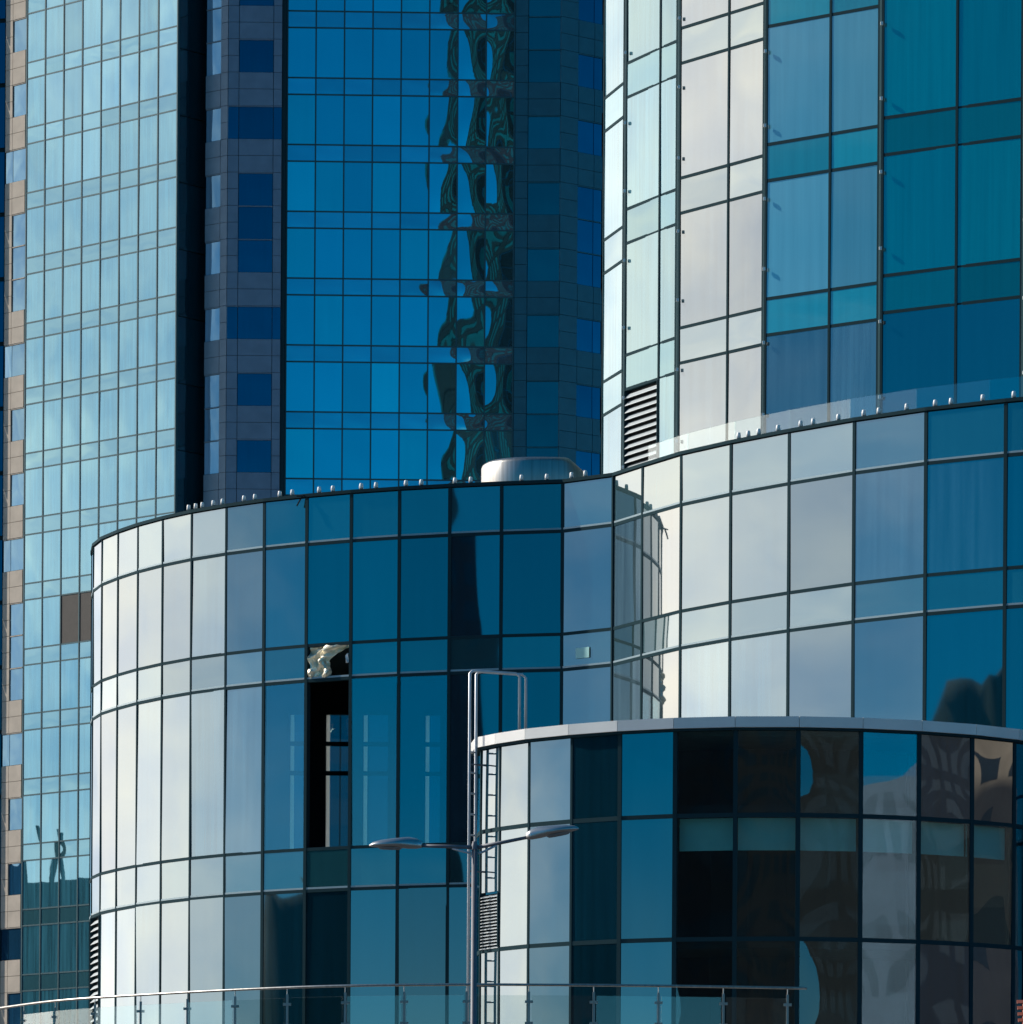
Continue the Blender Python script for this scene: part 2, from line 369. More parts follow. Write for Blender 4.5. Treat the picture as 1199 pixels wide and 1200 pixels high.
for side, pts in (('D', D_PTS), ('C', C_PTS)):
    for k, (P, Q) in enumerate(zip(pts[:-1], pts[1:])):
        for r in range(6):
            z0, z1 = LV[r], LV[r+1]
            if side == 'D' and k == 2 and r == 0:
                louvre('louvre_grille', mid, P, Q, Z(9.5), z1-0.06, 19)
                z1 = Z(9.45)
            if side == 'D' and k == OPEN and r in (2, 3): continue
            if ROW[r] == 'window':
                m = M['vision'] if rnd.random() < 0.7 else M['blind']
                if side == 'D' and k >= 9: m = M['vision']
            else: m = M['spandrel']
            if side == 'D' and r == 2 and clearcol(k): m = M['clear']
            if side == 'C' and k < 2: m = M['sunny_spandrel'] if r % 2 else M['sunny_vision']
            glass_obj(ROW[r], m, mid, P, Q, z0, z1, gap=0.03, pillow=0.0005, ripple=0.0004, tilt=0.0045)
ALL = D_PTS + C_PTS[1:]
for k, P in enumerate(ALL):
    a = Vector(ALL[max(k-1, 0)]); b = Vector(ALL[min(k+1, len(ALL)-1)]); t = (b-a).normalized(); P = Vector(P)
    w_ = 0.034 if k < 9 else 0.05
    if k == D_LEN: w_ = 0.03
    q = MB(); q.obox(P-t*w_, P+t*w_, DECK, Z(24.93), -0.16, 0.02 if k != D_LEN else 0.05); q.build('mullion', M['frame'], mid)
for zz in LV[1:6]:
    q = band(ALL, zz-0.046, zz+0.046, -0.15, 0.014); q.build('transom', M['frame'], mid)
for zz in (LV[1], LV[3], LV[5]):           # bright metal sill under every spandrel
    zz_ = zz if zz != LV[1] else LV[1]
    q = band(ALL, zz_+0.047, zz_+0.10, -0.02, 0.012); q.build('sill', M['sill'], mid)
q = band(ALL, Z(24.945), Z(25.04), -0.5, 0.05); q.build('coping', M['frame'], mid)
rb = [tuple(p) for p in offset(ALL, -0.5)] + [(17, 175), (-8, 182), (-13.2, 170)]
q = MB(); q.prism(rb, Z(24.5), Z(24.9)); q.build('roof', M['roof'], mid)


M['strip_translucent'] = bpy.data.materials.new('bright_strip_translucent'); M['strip_translucent'].use_nodes = True
_n = M['strip_translucent'].node_tree; _n.nodes.clear(); _t = _n.nodes.new('ShaderNodeBsdfTranslucent'); _t.inputs[0].default_value = (0.85, 0.88, 0.86, 1)
_o = _n.nodes.new('ShaderNodeOutputMaterial'); _n.links.new(_t.outputs[0], _o.inputs[0])
# the tall storey one can look into: floor, ceiling, side walls and a rear wall with tall windows
q = MB()
RY = 157.0
front = [tuple(p) for p in offset(D_PTS[9:14], -0.22)]
q.prism(front + [(-0.4, RY), (-7.6, RY)], LV[2]-0.25, LV[2]+0.02); q.build('room_floor', M['room'], mid)
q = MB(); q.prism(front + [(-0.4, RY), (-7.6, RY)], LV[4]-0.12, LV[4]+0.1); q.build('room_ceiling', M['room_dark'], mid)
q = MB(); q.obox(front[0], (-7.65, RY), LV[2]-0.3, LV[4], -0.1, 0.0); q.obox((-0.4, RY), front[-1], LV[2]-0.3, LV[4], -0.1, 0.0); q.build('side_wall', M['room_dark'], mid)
ops = [(-6.9, -6.3), (-5.8, -5.1), (-4.65, -3.9), (-2.75, -2.3)]
xs = [-7.6] + [v for o_ in ops for v in o_] + [-0.4]
q = MB()
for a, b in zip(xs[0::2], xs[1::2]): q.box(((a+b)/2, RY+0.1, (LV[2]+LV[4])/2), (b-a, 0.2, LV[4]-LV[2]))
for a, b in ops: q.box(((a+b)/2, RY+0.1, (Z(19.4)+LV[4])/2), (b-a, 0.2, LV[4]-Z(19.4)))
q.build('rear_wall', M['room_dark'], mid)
for a, b in ops:
    mb = MB(); mb.box(((a+0.13+b)/2, RY+0.12, (LV[2]+Z(19.4))/2), (b-a-0.13, 0.02, Z(19.4)-LV[2])); wo = mb.build('rear_window', M['clear'], mid)
    mb = MB(); mb.box((a+0.06, RY+0.17, (LV[2]+Z(19.4))/2), (0.12, 0.03, Z(19.4)-LV[2])); mb.build('bright_strip', M['strip_translucent'], wo)  # translucent strip added to give the bright bar in the window
    mb = MB()
    for zt in (Z(18.5), Z(17.6)): mb.box(((a+b)/2, RY+0.03, zt), (b-a, 0.1, 0.13))
    mb.build('sash_bar', M['frame'], wo)

# ------------------------------------------------------------------ stepped glass tower on the right
btw = thing('stepped_glass_tower', 'tall saw-tooth glass tower at upper right, white panes turning to teal', 'building', (9, 152, DECK))
SEG = [[(2.62, 156.9), (3.18, 154.9)],
       [(3.21, 152.6), (4.16, 150.75), (4.63, 149.9)],
       [(4.68, 148.5), (6.02, 146.8), (6.97, 145.6)],
       [(6.98, 144.3), (8.70, 142.98), (9.99, 142.0)],
       [(10.03, 141.1), (11.97, 139.85), (13.65, 138.8)],
       [(13.68, 137.9), (15.6, 136.9), (17.4, 136.0)]]
T = [29.61 + 4.35*k for k in range(0, 5)]
blev = [24.9]
for t_ in T: blev += [t_-1.02, t_]
blev = [Z(v) for v in blev]
for si, seg in enumerate(SEG):
    for P, Q in zip(seg[:-1], seg[1:]):
        first = (P is seg[0])
        for r in range(len(blev)-1):
            z0, z1 = blev[r], blev[r+1]
            if si == 1 and first and r == 0:
                louvre('louvre_grille', btw, P, Q, z0, z1-0.06, 17); continue
            span = r % 2 == 1
            if si <= 1: m = M['ice_spandrel'] if span else M['ice_vision']  # one tower: paler glass copies on runs that mirror brighter sky
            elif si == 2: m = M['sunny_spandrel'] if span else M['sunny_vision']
            elif si == 3: m = M['aqua_sky_spandrel'] if span else M['aqua_sky_vision']
            else: m = M['teal_spandrel'] if span else M['teal_vision']
            if r == 0 and si >= 3: m = M['blind'] if si == 3 else M['vision']
            glass_obj('spandrel_panel' if span else 'window', m, btw, P, Q, z0, z1, gap=0.03, pillow=0.001, ripple=0.0004, tilt=0.003)
    for k, P in enumerate(seg):
        P = Vector(P); t = (Vector(seg[-1])-Vector(seg[0])).normalized(); e = 0.036
        q = MB(); q.obox(P-t*e, P+t*e, blev[0], blev[-1], -0.15, 0.025); q.build('mullion', M['frame'], btw)
    for zz in blev[1:]:
        q = MB(); q.obox(seg[0], seg[-1], zz-0.045, zz+0.045, -0.13, 0.014); q.build('transom', M['frame'], btw)
for sa, sb in zip(SEG[:-1], SEG[1:]):
    q = MB(); q.prism([sa[-1], sb[0], (sb[0][0]+0.2, sb[0][1]+0.2), (sa[-1][0]+0.2, sa[-1][1]+0.1)], blev[0], blev[-1]); q.build('step_return', M['frame'], btw)
    P = Vector(sb[0])
    for j in range(10):
        zz = Z(26.3 + 2.05*j + rnd.uniform(-.05, .05))
        mb = MB(); mb.box((P.x-0.05, P.y-0.1, zz), (0.07, 0.07, 0.09)); mb.build('clip', M['lamp_white'], btw)
body = [p for seg in SEG for p in (seg[0], seg[-1])]
inner = [(x+0.25, y+0.35) for x, y in body]
q = MB(); q.prism(inner + [(19, 150), (19, 186), (6, 186), (3.35, 166)], Z(20.7), blev[-1]); q.build('core', M['frame'], btw)
up = MB(); up.prism(body + [(19, 150), (19, 186), (6, 186), (2.85, 163)], blev[-1]+0.06, Z(108)); up.build('upper_facade', M['vision'], btw)
# rear faces seen mirrored in the blue tower behind
def rear_wall(P, Q, name):
    P = Vector(P); Q = Vector(Q); t = (Q-P).normalized(); Wd = (Q-P).length; nb = max(2, int(Wd/2.4)); z = Z(24.9)
    q = MB(); g2 = MB(); fl = 0
    while z < Z(107):
        for k in range(nb):
            a = P+t*(Wd*k/nb); b = P+t*(Wd*(k+1)/nb)
            (q if (k % 2 == 0) else g2).obox(a+t*0.06, b-t*0.06, z+0.04, z+3.2, -0.02, 0.08 if k % 2 == 0 else 0.03)
            q.obox(a+t*0.06, b-t*0.06, z+3.26, z+4.3, -0.02, 0.08)
        z += 4.35
    q.build('rear_cladding', M['rear_red'], btw); o = g2.build('rear_glazing', M['rear_dark'], btw); o['kind'] = 'stuff'
M['rear_dark'] = mat('dark_rear_glazing', (0.008, 0.05, 0.058), 0.7, ior=1.3, noise=0.4, nscale=0.8)
M['rear_red'] = mat('red_brown_granite', (0.032, 0.014, 0.014), 0.9, ior=1.2, noise=0.2, nscale=2)
rear_wall((6, 186), (2.85, 163), 'a'); rear_wall((2.85, 163), (2.62, 156.95), 'b'); rear_wall((19, 186), (6, 186), 'c')

# ------------------------------------------------------------------ blue glass tower at the back left
atw = thing('blue_glass_tower', 'tall blue glass tower with stone piers standing behind the curved building at left', 'building', (-13, 284, DECK))
A1L, A1R = (-27.24, 283.4), (-18.36, 275.2)
RET = (-16.87, 276.85)
A3L, A3R = (-16.87, 275.75), (-15.62, 274.8)
A4R = (-12.54, 274.85)
A5L, A5R = (-12.50, 276.3), (-0.25, 276.69)
A6M, A6R = (2.24, 276.6), (4.55, 278.4)
A0L, A0R = (-28.55, 284.75), (-27.33, 283.55)
ZT = 79.5
count = {'window': 0, 'spandrel_panel': 0}
rest = {}
def tower_pane(name, m, P, Q, z0, z1, keep, **kw):
    if keep and count[name] < 100:
        count[name] += 1; glass_obj(name, m, atw, P, Q, z0, z1, **kw)
    else:
        add_pane(rest.setdefault((name, m.name), MB()), P, Q, z0, z1, nu=5, nv=5, **kw)
def lerp(P, Q, u): return (P[0]+(Q[0]-P[0])*u, P[1]+(Q[1]-P[1])*u)
def curtain_grid(P, Q, n, ztop, zstop, mv, mbld, ms, keepfn, pillow, ripple, skip=()):
    tops = [ztop - 3.606*k for k in range(-2, 30)]
    pil = pillow if callable(pillow) else (lambda k: pillow)
    rip = ripple if callable(ripple) else (lambda k: ripple)
    for zt in tops:
        if zt < zstop: break
        zb = zt-0.9; znext = zt-3.606
        for k in range(n):
            a, b = lerp(P, Q, k/n), lerp(P, Q, (k+1)/n)
            tower_pane('spandrel_panel', ms, a, b, Z(zb), Z(zt), keepfn(k, zt), gap=0.025, pillow=pil(k), ripple=rip(k), tilt=0.003)
            if (k, round(zb)) in skip: continue
            m = mv if rnd.random() < 0.72 else mbld
            tower_pane('window', m, a, b, Z(max(znext, 9)), Z(zb), keepfn(k, zt), gap=0.025, pillow=pil(k)*1.3, ripple=rip(k), tilt=0.003 if rip(k) < .003 else 0.001)
        q = MB(); q.obox(P, Q, Z(zt)-0.04, Z(zt)+0.04, -0.1, 0.02); q.obox(P, Q, Z(zb)-0.04, Z(zb)+0.04, -0.1, 0.02); q.build('transom', M['tower_frame'], atw)
    for k in range(n+1):
        p = Vector(lerp(P, Q, k/n)); t = (Vector(Q)-Vector(P)).normalized()
        q = MB(); q.obox(p-t*0.04, p+t*0.04, DECK, Z(ZT), -0.12, 0.035); q.build('mullion', M['tower_frame'], atw)
curtain_grid(A5L, A5R, 8, 72.11, 40.0, M['tower_vision'], M['tower_blind'], M['tower_spandrel'], lambda k, zt: 45 < zt < 76, lambda k: (0.0012, 0.0012, 0.0012, 0.0015, 0.002, 0.0045, 0.006, 0.006)[k], lambda k: (0.001, 0.001, 0.001, 0.001, 0.0012, 0.002, 0.0034, 0.0034)[k])
# two boarded panes on the left face
BROW = [70.98-3.606*k-0.9 for k in range(-2, 30)]
bz = min(BROW, key=lambda v: abs(v-1.35-40.4))
curtain_grid(A1L, A1R, 8, 70.98, 10.5, M['face_vision'], M['face_vision'], M['face_spandrel'], lambda k, zt: zt > 40, 0.0012, 0.0006, skip={(2, round(bz)), (3, round(bz))})
for k in (2, 3):
    a, b = Vector(lerp(A1L, A1R, k/8)), Vector(lerp(A1L, A1R, (k+1)/8)); t = (b-a).normalized()
    q = MB(); q.obox(a+t*0.045, b-t*0.045, Z(bz-2.706)+0.05, Z(bz)-0.05, -0.05, 0.0); q.build('boarding', M['brown_panel'], atw)
for (nm, mn), mb in rest.items():
    me = bpy.data.meshes.new(nm); me.from_pydata([tuple(Vector(v)-atw.location) for v in mb.v], [], mb.f); me.update()
    for p in me.polygons: p.use_smooth = True
    o = bpy.data.objects.new(nm, me); C.objects.link(o); me.materials.append(bpy.data.materials[mn]); o.parent = atw; o['kind'] = 'stuff'
def pier(P, Q, cols, wincols, rows, ztop, rh, mstone, mglass, zbot=9):
    """stone pier: cols = fractions along the face, rows top down: S stone, W window in wincols, X all columns glazed"""
    sts = [MB() for _ in cols[1:]]; z = ztop; P = Vector(P); Q = Vector(Q); i = 0
    while z > zbot:
        ch = rows[i % len(rows)] if i >= 0 else 'S'; i += 1
        for c in range(len(cols)-1):
            a = P+(Q-P)*cols[c]; b = P+(Q-P)*cols[c+1]; t = (Q-P).normalized()
            if ch == 'X' or (ch == 'W' and c in wincols):
                sts[c].obox(a+t*0.01, b-t*0.01, Z(z-0.05), Z(z), -0.12, 0.0)
                glass_obj('pier_window', mglass, atw, a, b, Z(z-rh), Z(z-0.05), gap=0.02, pillow=0.003, ripple=0.0015, tilt=0.003, proud=-0.05)
            else:
                h = rh/2
                for j in range(2): sts[c].obox(a+t*0.015, b-t*0.015, Z(z-(j+1)*h)+0.012, Z(z-j*h)-0.012, -0.1, 0.02)
        z -= rh
    for c, st in enumerate(sts):
        st.obox(P+(Q-P)*cols[c]+(Q-P).normalized()*0.012, P+(Q-P)*cols[c+1]-(Q-P).normalized()*0.012, Z(z), Z(ztop), -0.15, -0.095)
        st.build('stone_cladding', mstone, atw)
up2 = 'SWSW'
pier(A3L, A3R, [0, 0.68, 1], (0,), 'SWSW' + 'WWSWSWSWSWSWWWSWSWSWSS', 71.99+4*1.79, 1.79, M['stone_pale'], M['sky_pane'], 40)
pier(A4R[0:0] or A3R, A4R, [0, 0.19, 0.79, 0.94], (1,), 'SWSW' + 'SWSXSWWWSXSWSWSWSWS', 71.99+4*1.79, 1.79, M['stone'], M['pier_glass'], 40)
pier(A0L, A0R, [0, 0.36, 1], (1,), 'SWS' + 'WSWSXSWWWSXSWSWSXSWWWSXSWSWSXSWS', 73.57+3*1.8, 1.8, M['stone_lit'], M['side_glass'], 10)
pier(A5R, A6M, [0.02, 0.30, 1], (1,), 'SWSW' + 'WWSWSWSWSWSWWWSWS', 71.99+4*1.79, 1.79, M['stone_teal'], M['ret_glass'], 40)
pier(A6M, A6R, [0, 0.42, 0.8, 1], (1, 2), 'SWSW' + 'SWSWSWWWSWSWSWSWS', 71.99+4*1.79, 1.79, M['stone_teal'], M['pier_glass'], 40)
M['ret_glass_'] = coated('shaded_return_glass', (0.05, 0.13, 0.17), (0.6, 0.8, 0.9), 2.2, 0.2)
z = 77.0
while z > 42:
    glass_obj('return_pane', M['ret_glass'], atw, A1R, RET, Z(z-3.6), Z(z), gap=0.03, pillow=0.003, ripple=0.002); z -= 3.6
q = MB(); q.obox(lerp(A3R, A4R, 0.945), A4R, Z(40), Z(ZT), -0.2, -0.05); q.build('shadow_gap', M['frame'], atw)
poly = [(-30.6, 285.3), (-28.62, 284.95), A0L, A0R, A1L, A1R, RET, A3L, A3R, A4R, A5L, A5R, A6M, A6R, (7.5, 281)]
shell = [tuple(p) for p in offset(poly, -0.16)]
q = MB(); q.prism(shell + [(7.5, 300), (-30.6, 300)], DECK, Z(ZT-0.05)); q.build('core', M['frame'], atw)
q = MB()
for k in range(20): q.obox((-30.6, 285.3), (-28.62, 284.95), Z(9+3.6*k)+0.05, Z(9+3.6*k+3.4), -0.05, 0.0)
q.build('side_glazing', M['pier_glass'], atw)
q = MB()
q.obox(A5L, A5R, DECK, Z(38), -0.12, -0.02); q.build('lower_facade', M['vision'], atw)

# ------------------------------------------------------------------ glass balustrade on the roof edge of the right wing
bal = thing('glass_balustrade', 'frameless glass balustrade on the roof edge below the stepped tower', 'balustrade', (9, 139.5, Z(24.9)))
bo = offset(C_PTS, -0.62)
cum = [0]
for a, b in zip(bo[:-1], bo[1:]): cum.append(cum[-1]+(b-a).length)
def along(s):
    for k in range(len(bo)-1):
        if s <= cum[k+1] or k == len(bo)-2:
            return bo[k]+(bo[k+1]-bo[k])*((s-cum[k])/(cum[k+1]-cum[k]))
s = 0.95
while s < cum[-1]-2.2:
    P, Q = along(s), along(s+2.3)
    q = MB(); q.obox(P, Q, Z(24.93), Z(25.72), -0.012, 0.012); q.build('glass_panel', M['rail_glass'], bal)
    for u in (0.22, 0.78):
        p = P+(Q-P)*u; q = MB(); q.box((p.x, p.y, Z(24.97)), (0.07, 0.09, 0.12)); q.build('clamp', M['steel'], bal)
    s += 2.27

# ------------------------------------------------------------------ small white lamps along the roof edge
def edge_point(px):
    """point on the roof edge at a given share of its run (share tabulated from a survey of the photo)"""
    return px
lamp0 = None
def edge_lamp(x, y, z, label, group):
    global lamp0
    if lamp0 is None:
        lamp0 = thing('roof_lamp', label, 'lamp', (x, y, z), group)
        mb = MB(); mb.tube([(x, y, z), (x, y, z+0.05)], 0.05); mb.build('lamp_base', M['grey_metal'], lamp0)
        mb = MB(); mb.tube([(x, y, z+0.03), (x, y, z+0.12), (x, y, z+0.16), (x, y, z+0.18)], 0.062, 10, 0.045); mb.build('lamp_dome', M['lamp_white'], lamp0, smooth=True)
        return
    r = lamp0.copy(); C.objects.link(r); r.location = (x, y, z); r['label'] = label; r['group'] = group
    for ch in list(lamp0.children):
        c = ch.copy(); C.objects.link(c); c.parent = r
def on_line(pts, X):
    for a, b in zip(pts[:-1], pts[1:]):
        if a[0] <= X <= b[0]: return a[1]+(b[1]-a[1])*(X-a[0])/(b[0]-a[0])
LD = [-9.83, -9.60, -9.39, -9.04, -8.75, -8.08, -7.74, -6.98, -6.60, -5.79, -5.38, -4.54, -4.10, -3.22, -2.77, -1.79, -1.33, 0.14, 0.87, 1.58, 1.97]
LC = [6.10, 6.35, 6.62, 7.12, 7.70, 8.02, 8.66, 9.30, 9.68, 10.38, 11.09, 11.49, 12.28, 13.05]
off_d = offset(D_PTS, -0.05); off_c = offset(C_PTS, -0.05)
for X in LD: edge_lamp(X, on_line([tuple(p) for p in off_d], X), Z(25.04), 'small white roof lamp on the dark coping of the left rounded part', 'roof lamps along the left rounded part')
for X in LC: edge_lamp(X, on_line([tuple(p) for p in off_c], X), Z(25.04), 'small white roof lamp on the coping in front of the glass balustrade', 'roof lamps in front of the balustrade')

# ------------------------------------------------------------------ steel ventilation housing on the roof
vent = thing('ventilation_housing', 'low rounded brushed steel ventilation housing on the roof of the curved building', 'vent', (0.75, 151.6, Z(24.9)))
q = MB(); ringv = []
n = 48
def vring(rx, ry, z): return [(0.75+rx*math.copysign(abs(math.cos(2*math.pi*k/n))**0.8, math.cos(2*math.pi*k/n)), 151.6+ry*math.sin(2*math.pi*k/n), z) for k in range(n)]
rings = [vring(1.80, 1.55, Z(24.9)), vring(1.80, 1.55, Z(25.5)), vring(1.80, 1.55, Z(26.02)), vring(1.77, 1.52, Z(26.09)), vring(1.68, 1.44, Z(26.15)), vring(1.5, 1.3, Z(26.17))]
rings = [[(x_, y_, Z(24.9)+(z_-Z(24.9))*(1-0.62*max(0.0, x_-1.5))) for x_, y_, z_ in rg] for rg in rings]
for rg in rings: q.v += rg
for j in range(len(rings)-1):
    for k in range(n):
        k2 = (k+1) % n; q.f.append((j*n+k, j*n+k2, (j+1)*n+k2, (j+1)*n+k))
q.f.append(tuple((len(rings)-1)*n+k for k in range(n)))
q.build('housing', M['steel'], vent, smooth=True)
q = MB()
for rr, zz in ((1.83, 25.0),):
    a = vring(rr, rr-0.25, Z(zz)); q.prism([p[:2] for p in a], Z(24.9), Z(24.99))
q.build('base_flange', M['grey_metal'], vent)

# ------------------------------------------------------------------ roof access ladder
lad = thing('roof_ladder', 'grey roof access ladder with looped handrails at the left end of the low building', 'ladder', (-1.1, 134.1, DECK))
r1 = Vector((-1.03, 134.4)); r2 = Vector((-1.195, 134.2)); inn = Vector((0.9, 0.43))*1.45
for p in (r1, r2):
    e = p+inn
    q = MB(); q.tube([(p.x, p.y, DECK), (p.x, p.y, Z(17.68)), (p.x+inn.x*0.04, p.y+inn.y*0.04, Z(17.74)), (p.x+inn.x*0.1, p.y+inn.y*0.1, Z(17.76)), (e.x-inn.x*0.08, e.y-inn.y*0.08, Z(17.76)), (e.x, e.y, Z(17.68)), (e.x, e.y, Z(15.95))], 0.038, 10)
    q.build('rail', M['pale_metal'], lad, smooth=True)
z = 8.0
while z < 16.1:
    q = MB(); q.tube([(r1.x, r1.y, Z(z)), (r2.x, r2.y, Z(z))], 0.024, 8); q.build('rung', M['pale_metal'], lad, smooth=True); z += 0.545
for zz in (9.5, 12.5, 15.3):
    for p in (r1, r2):
        q = MB(); q.tube([(p.x, p.y, Z(zz)), (p.x+0.45, p.y+0.16, Z(zz))], 0.02, 6); q.build('bracket', M['grey_metal'], lad)

# ------------------------------------------------------------------ street lamp with two heads
lamp = thing('street_lamp', 'double-headed grey street lamp in front of the ladder', 'street lamp', (-0.625, 75, 0))
q = MB(); q.tube([(-0.585, 75, 0), (-0.585, 75, Z(7.33))], 0.05, 14, 0.042); q.build('pole', M['grey_metal'], lamp, smooth=True)
q = MB(); q.tube([(-0.585, 75, 0.0), (-0.585, 75, 1.1)], 0.09, 14); q.build('pole_base', M['grey_metal'], lamp, smooth=True)
q = MB(); q.tube([(-0.585, 75, Z(7.30)), (-0.585, 75, Z(7.37)), (-0.585, 75, Z(7.42))], 0.055, 12, 0.03); q.build('pole_cap', M['grey_metal'], lamp)
def head(sx, tilt, dy):
    """cobra head: arm from the pole plus a long flattened luminaire"""
    base = Vector((-0.585+0.05*sx, 75, Z(7.335)))
    d = Vector((sx*math.cos(tilt), dy, math.sin(tilt))).normalized()
    a0 = base; a1 = base + d*0.78
    q = MB(); q.tube([a0, a0+d*0.4, a1], 0.030, 10, 0.024); arm = q.build('arm', M['grey_metal'], lamp, smooth=True)
    q = MB(); q.tube([base+Vector((0, 0, -0.09)), base+Vector((sx*0.06, 0, -0.075)), base+d*0.28+Vector((0, 0, -0.025))], 0.017, 8); q.build('brace', M['pale_metal'], arm, smooth=True)
    q = MB(); up = Vector((0, 0, 1)); side = d.cross(up).normalized(); upn = side.cross(d).normalized()
    prof = [(0.0, 0.045, 0.040, 0.0), (0.08, 0.065, 0.060, 0.0), (0.20, 0.085, 0.070, 0.005), (0.32, 0.125, 0.062, 0.006), (0.46, 0.14, 0.055, 0.0), (0.60, 0.125, 0.046, -0.008), (0.72, 0.08, 0.03, -0.016), (0.775, 0.03, 0.012, -0.022)]
    n = 16
    for (s_, wd, ht, dz) in prof:
        for k in range(n):
            a = 2*math.pi*k/n; hh = math.sin(a); hh = hh if hh > 0 else hh*0.45
            p = a1 - d*0.05 + d*s_ + side*wd*math.cos(a) + upn*(ht*1.7*hh+dz); q.v.append(tuple(p))
    for j in range(len(prof)-1):
        for k in range(n):
            k2 = (k+1) % n; q.f.append((j*n+k, j*n+k2, (j+1)*n+k2, (j+1)*n+k))
    q.f.append(tuple(range(n))); q.f.append(tuple((len(prof)-1)*n+k for k in range(n)))
    h = q.build('lamp_head', M['steel_soft'], lamp, smooth=True)
    q = MB(); ring0 = []
    for k in range(20):
        a = 2*math.pi*k/20; p = a1 - d*0.05 + d*(0.47+0.19*math.cos(a)) + side*0.095*math.sin(a) - upn*0.036
        q.v.append(tuple(p))
    for k in range(20):
        a = 2*math.pi*k/20; p = a1 - d*0.05 + d*(0.47+0.15*math.cos(a)) + side*0.07*math.sin(a) - upn*0.068
        q.v.append(tuple(p))
    for k in range(20): q.f.append((k, (k+1) % 20, 20+(k+1) % 20, 20+k))
    q.f.append(tuple(20+k for k in range(20)))
    q.build('lens', M['lens'], h, smooth=True)
M['steel_soft'] = mat('lamp_housing_aluminium', (0.50, 0.50, 0.49), 0.3, 0.85, noise=0.1, nscale=10)
M['lens'] = mat('lamp_lens', (0.25, 0.28, 0.30), 0.12, 0.0)
head(-1, R(2.0), 0.12); head(1, R(11.0), -0.12)

# ------------------------------------------------------------------ terrace railing
rail = thing('terrace_railing', 'curved glass railing with steel posts and handrail along the terrace edge', 'railing', (-2, 121, DECK))
def catmull(P, n=6):
    o = []
    for i in range(len(P)-1):
        p0 = Vector(P[max(i-1, 0)]); p1 = Vector(P[i]); p2 = Vector(P[i+1]); p3 = Vector(P[min(i+2, len(P)-1)])
        for k in range(n):
            t = k/n; o.append(0.5*((2*p1)+(p2-p0)*t+(2*p0-5*p1+4*p2-p3)*t*t+(3*p1-p0-3*p2+p3)*t**3))
    o.append(Vector(P[-1])); return o
rc = catmull([(-15.2, 134.0)] + RAIL)
q = MB(); q.tube([(p.x, p.y, Z(8.52)) for p in rc], 0.032, 10); q.build('handrail', M['steel'], rail, smooth=True)
posts = [-12.25, -11.33, -10.25, -9.05, -7.85, -6.65, -5.37, -3.97, -2.57, -1.10, 0.36, 1.88, 3.40, 4.93, 6.45]
def on_rail(X): return on_line([tuple(p) for p in rc], X)
pp = [(X, on_rail(X)) for X in posts]
for X, Y in pp:
    q = MB(); q.obox((X-0.028, Y), (X+0.028, Y), DECK, Z(8.36), -0.03, 0.03); q.tube([(X, Y, Z(8.36)), (X, Y, Z(8.51))], 0.012, 8); po = q.build('post', M['steel'], rail)
    q = MB()
    for zz in (8.12, 7.62):
        q.box((X-0.06, Y-0.05, Z(zz)), (0.07, 0.06, 0.06)); q.box((X+0.06, Y-0.05, Z(zz)), (0.07, 0.06, 0.06))
    q.build('glass_clip', M['steel'], po)
for a, b in zip(pp[:-1], pp[1:]):
    A = Vector(a); B = Vector(b); t = (B-A).normalized()
    q = MB(); q.obox(A+t*0.06, B-t*0.06, Z(7.5), Z(8.27), 0.03, 0.045); q.build('glass_panel', M['rail_glass'], rail)

# ------------------------------------------------------------------ crumpled foil in the open bay
q = MB(); nu, nv = 15, 15
Pp = Vector(D_PTS[10]); Qp = Vector(D_PTS[11]); t = (Qp-Pp).normalized(); nn = Vector((t.y, -t.x)); rr = random.Random(3)
for j in range(nv+1):
    for i in range(nu+1):
        u, v = i/nu, j/nv
        right = 0.47 + 0.42*max(0, v-0.55)/0.45*(1 if v > 0.6 else 0.6) + 0.05*math.sin(9*v) + (0.16 if v > 0.93 else 0)
        left = 0.02 + 0.05*max(0, math.sin(5*v)) * (1 if v > .3 else 0.3)
        s_ = left + u*(right-left)
        fold = 0.09*math.sin(9*u+4*v) + 0.06*math.sin(13*v-8*u) + 0.022*rr.uniform(-1, 1)
        zz = Z(19.62) + v*0.92 + 0.02*rr.uniform(-1, 1)
        p = Pp + t*(s_*1.55+0.06) + nn*(fold-0.02); q.v.append((p.x, p.y, zz))
for j in range(nv):
    for i in range(nu):
        k = j*(nu+1)+i; q.f.append((k, k+1, k+nu+2, k+nu+1))
M['foil'] = mat('crumpled_foil', (0.90, 0.82, 0.64), 0.34, 0.75, noise=0.15, nscale=5)
fo = q.build('foil_sheet', M['foil']); tag(fo, 'crumpled silvery insulation foil hanging in the open window bay', 'foil')
q = MB()
for j in range(5):
    for i in range(4):
        p = Pp + t*(1.36+0.03*i+0.03*rr.uniform(-1, 1)) + nn*(0.04*rr.uniform(-1, 1)); q.v.append((p.x, p.y, Z(20.0)+0.07*j))
for j in range(4):
    for i in range(3):
        k = j*4+i; q.f.append((k, k+1, k+5, k+4))
rg = q.build('rag', M['white_metal']); tag(rg, 'small white scrap caught on the right side of the open bay', 'rag')
# paper on the spandrel left of the inward corner
Pp = Vector(D_PTS[15]); Qp = Vector(D_PTS[16]); t = (Qp-Pp).normalized()
q = MB(); q.obox(Pp+t*0.54, Pp+t*1.03, Z(19.83), Z(20.13), 0.035, 0.04); nb = q.build('paper_notice', M['lamp_paper'] if 'lamp_paper' in M else M['roller']); tag(nb, 'pale square sheet stuck on a glass spandrel left of the inward corner', 'notice')
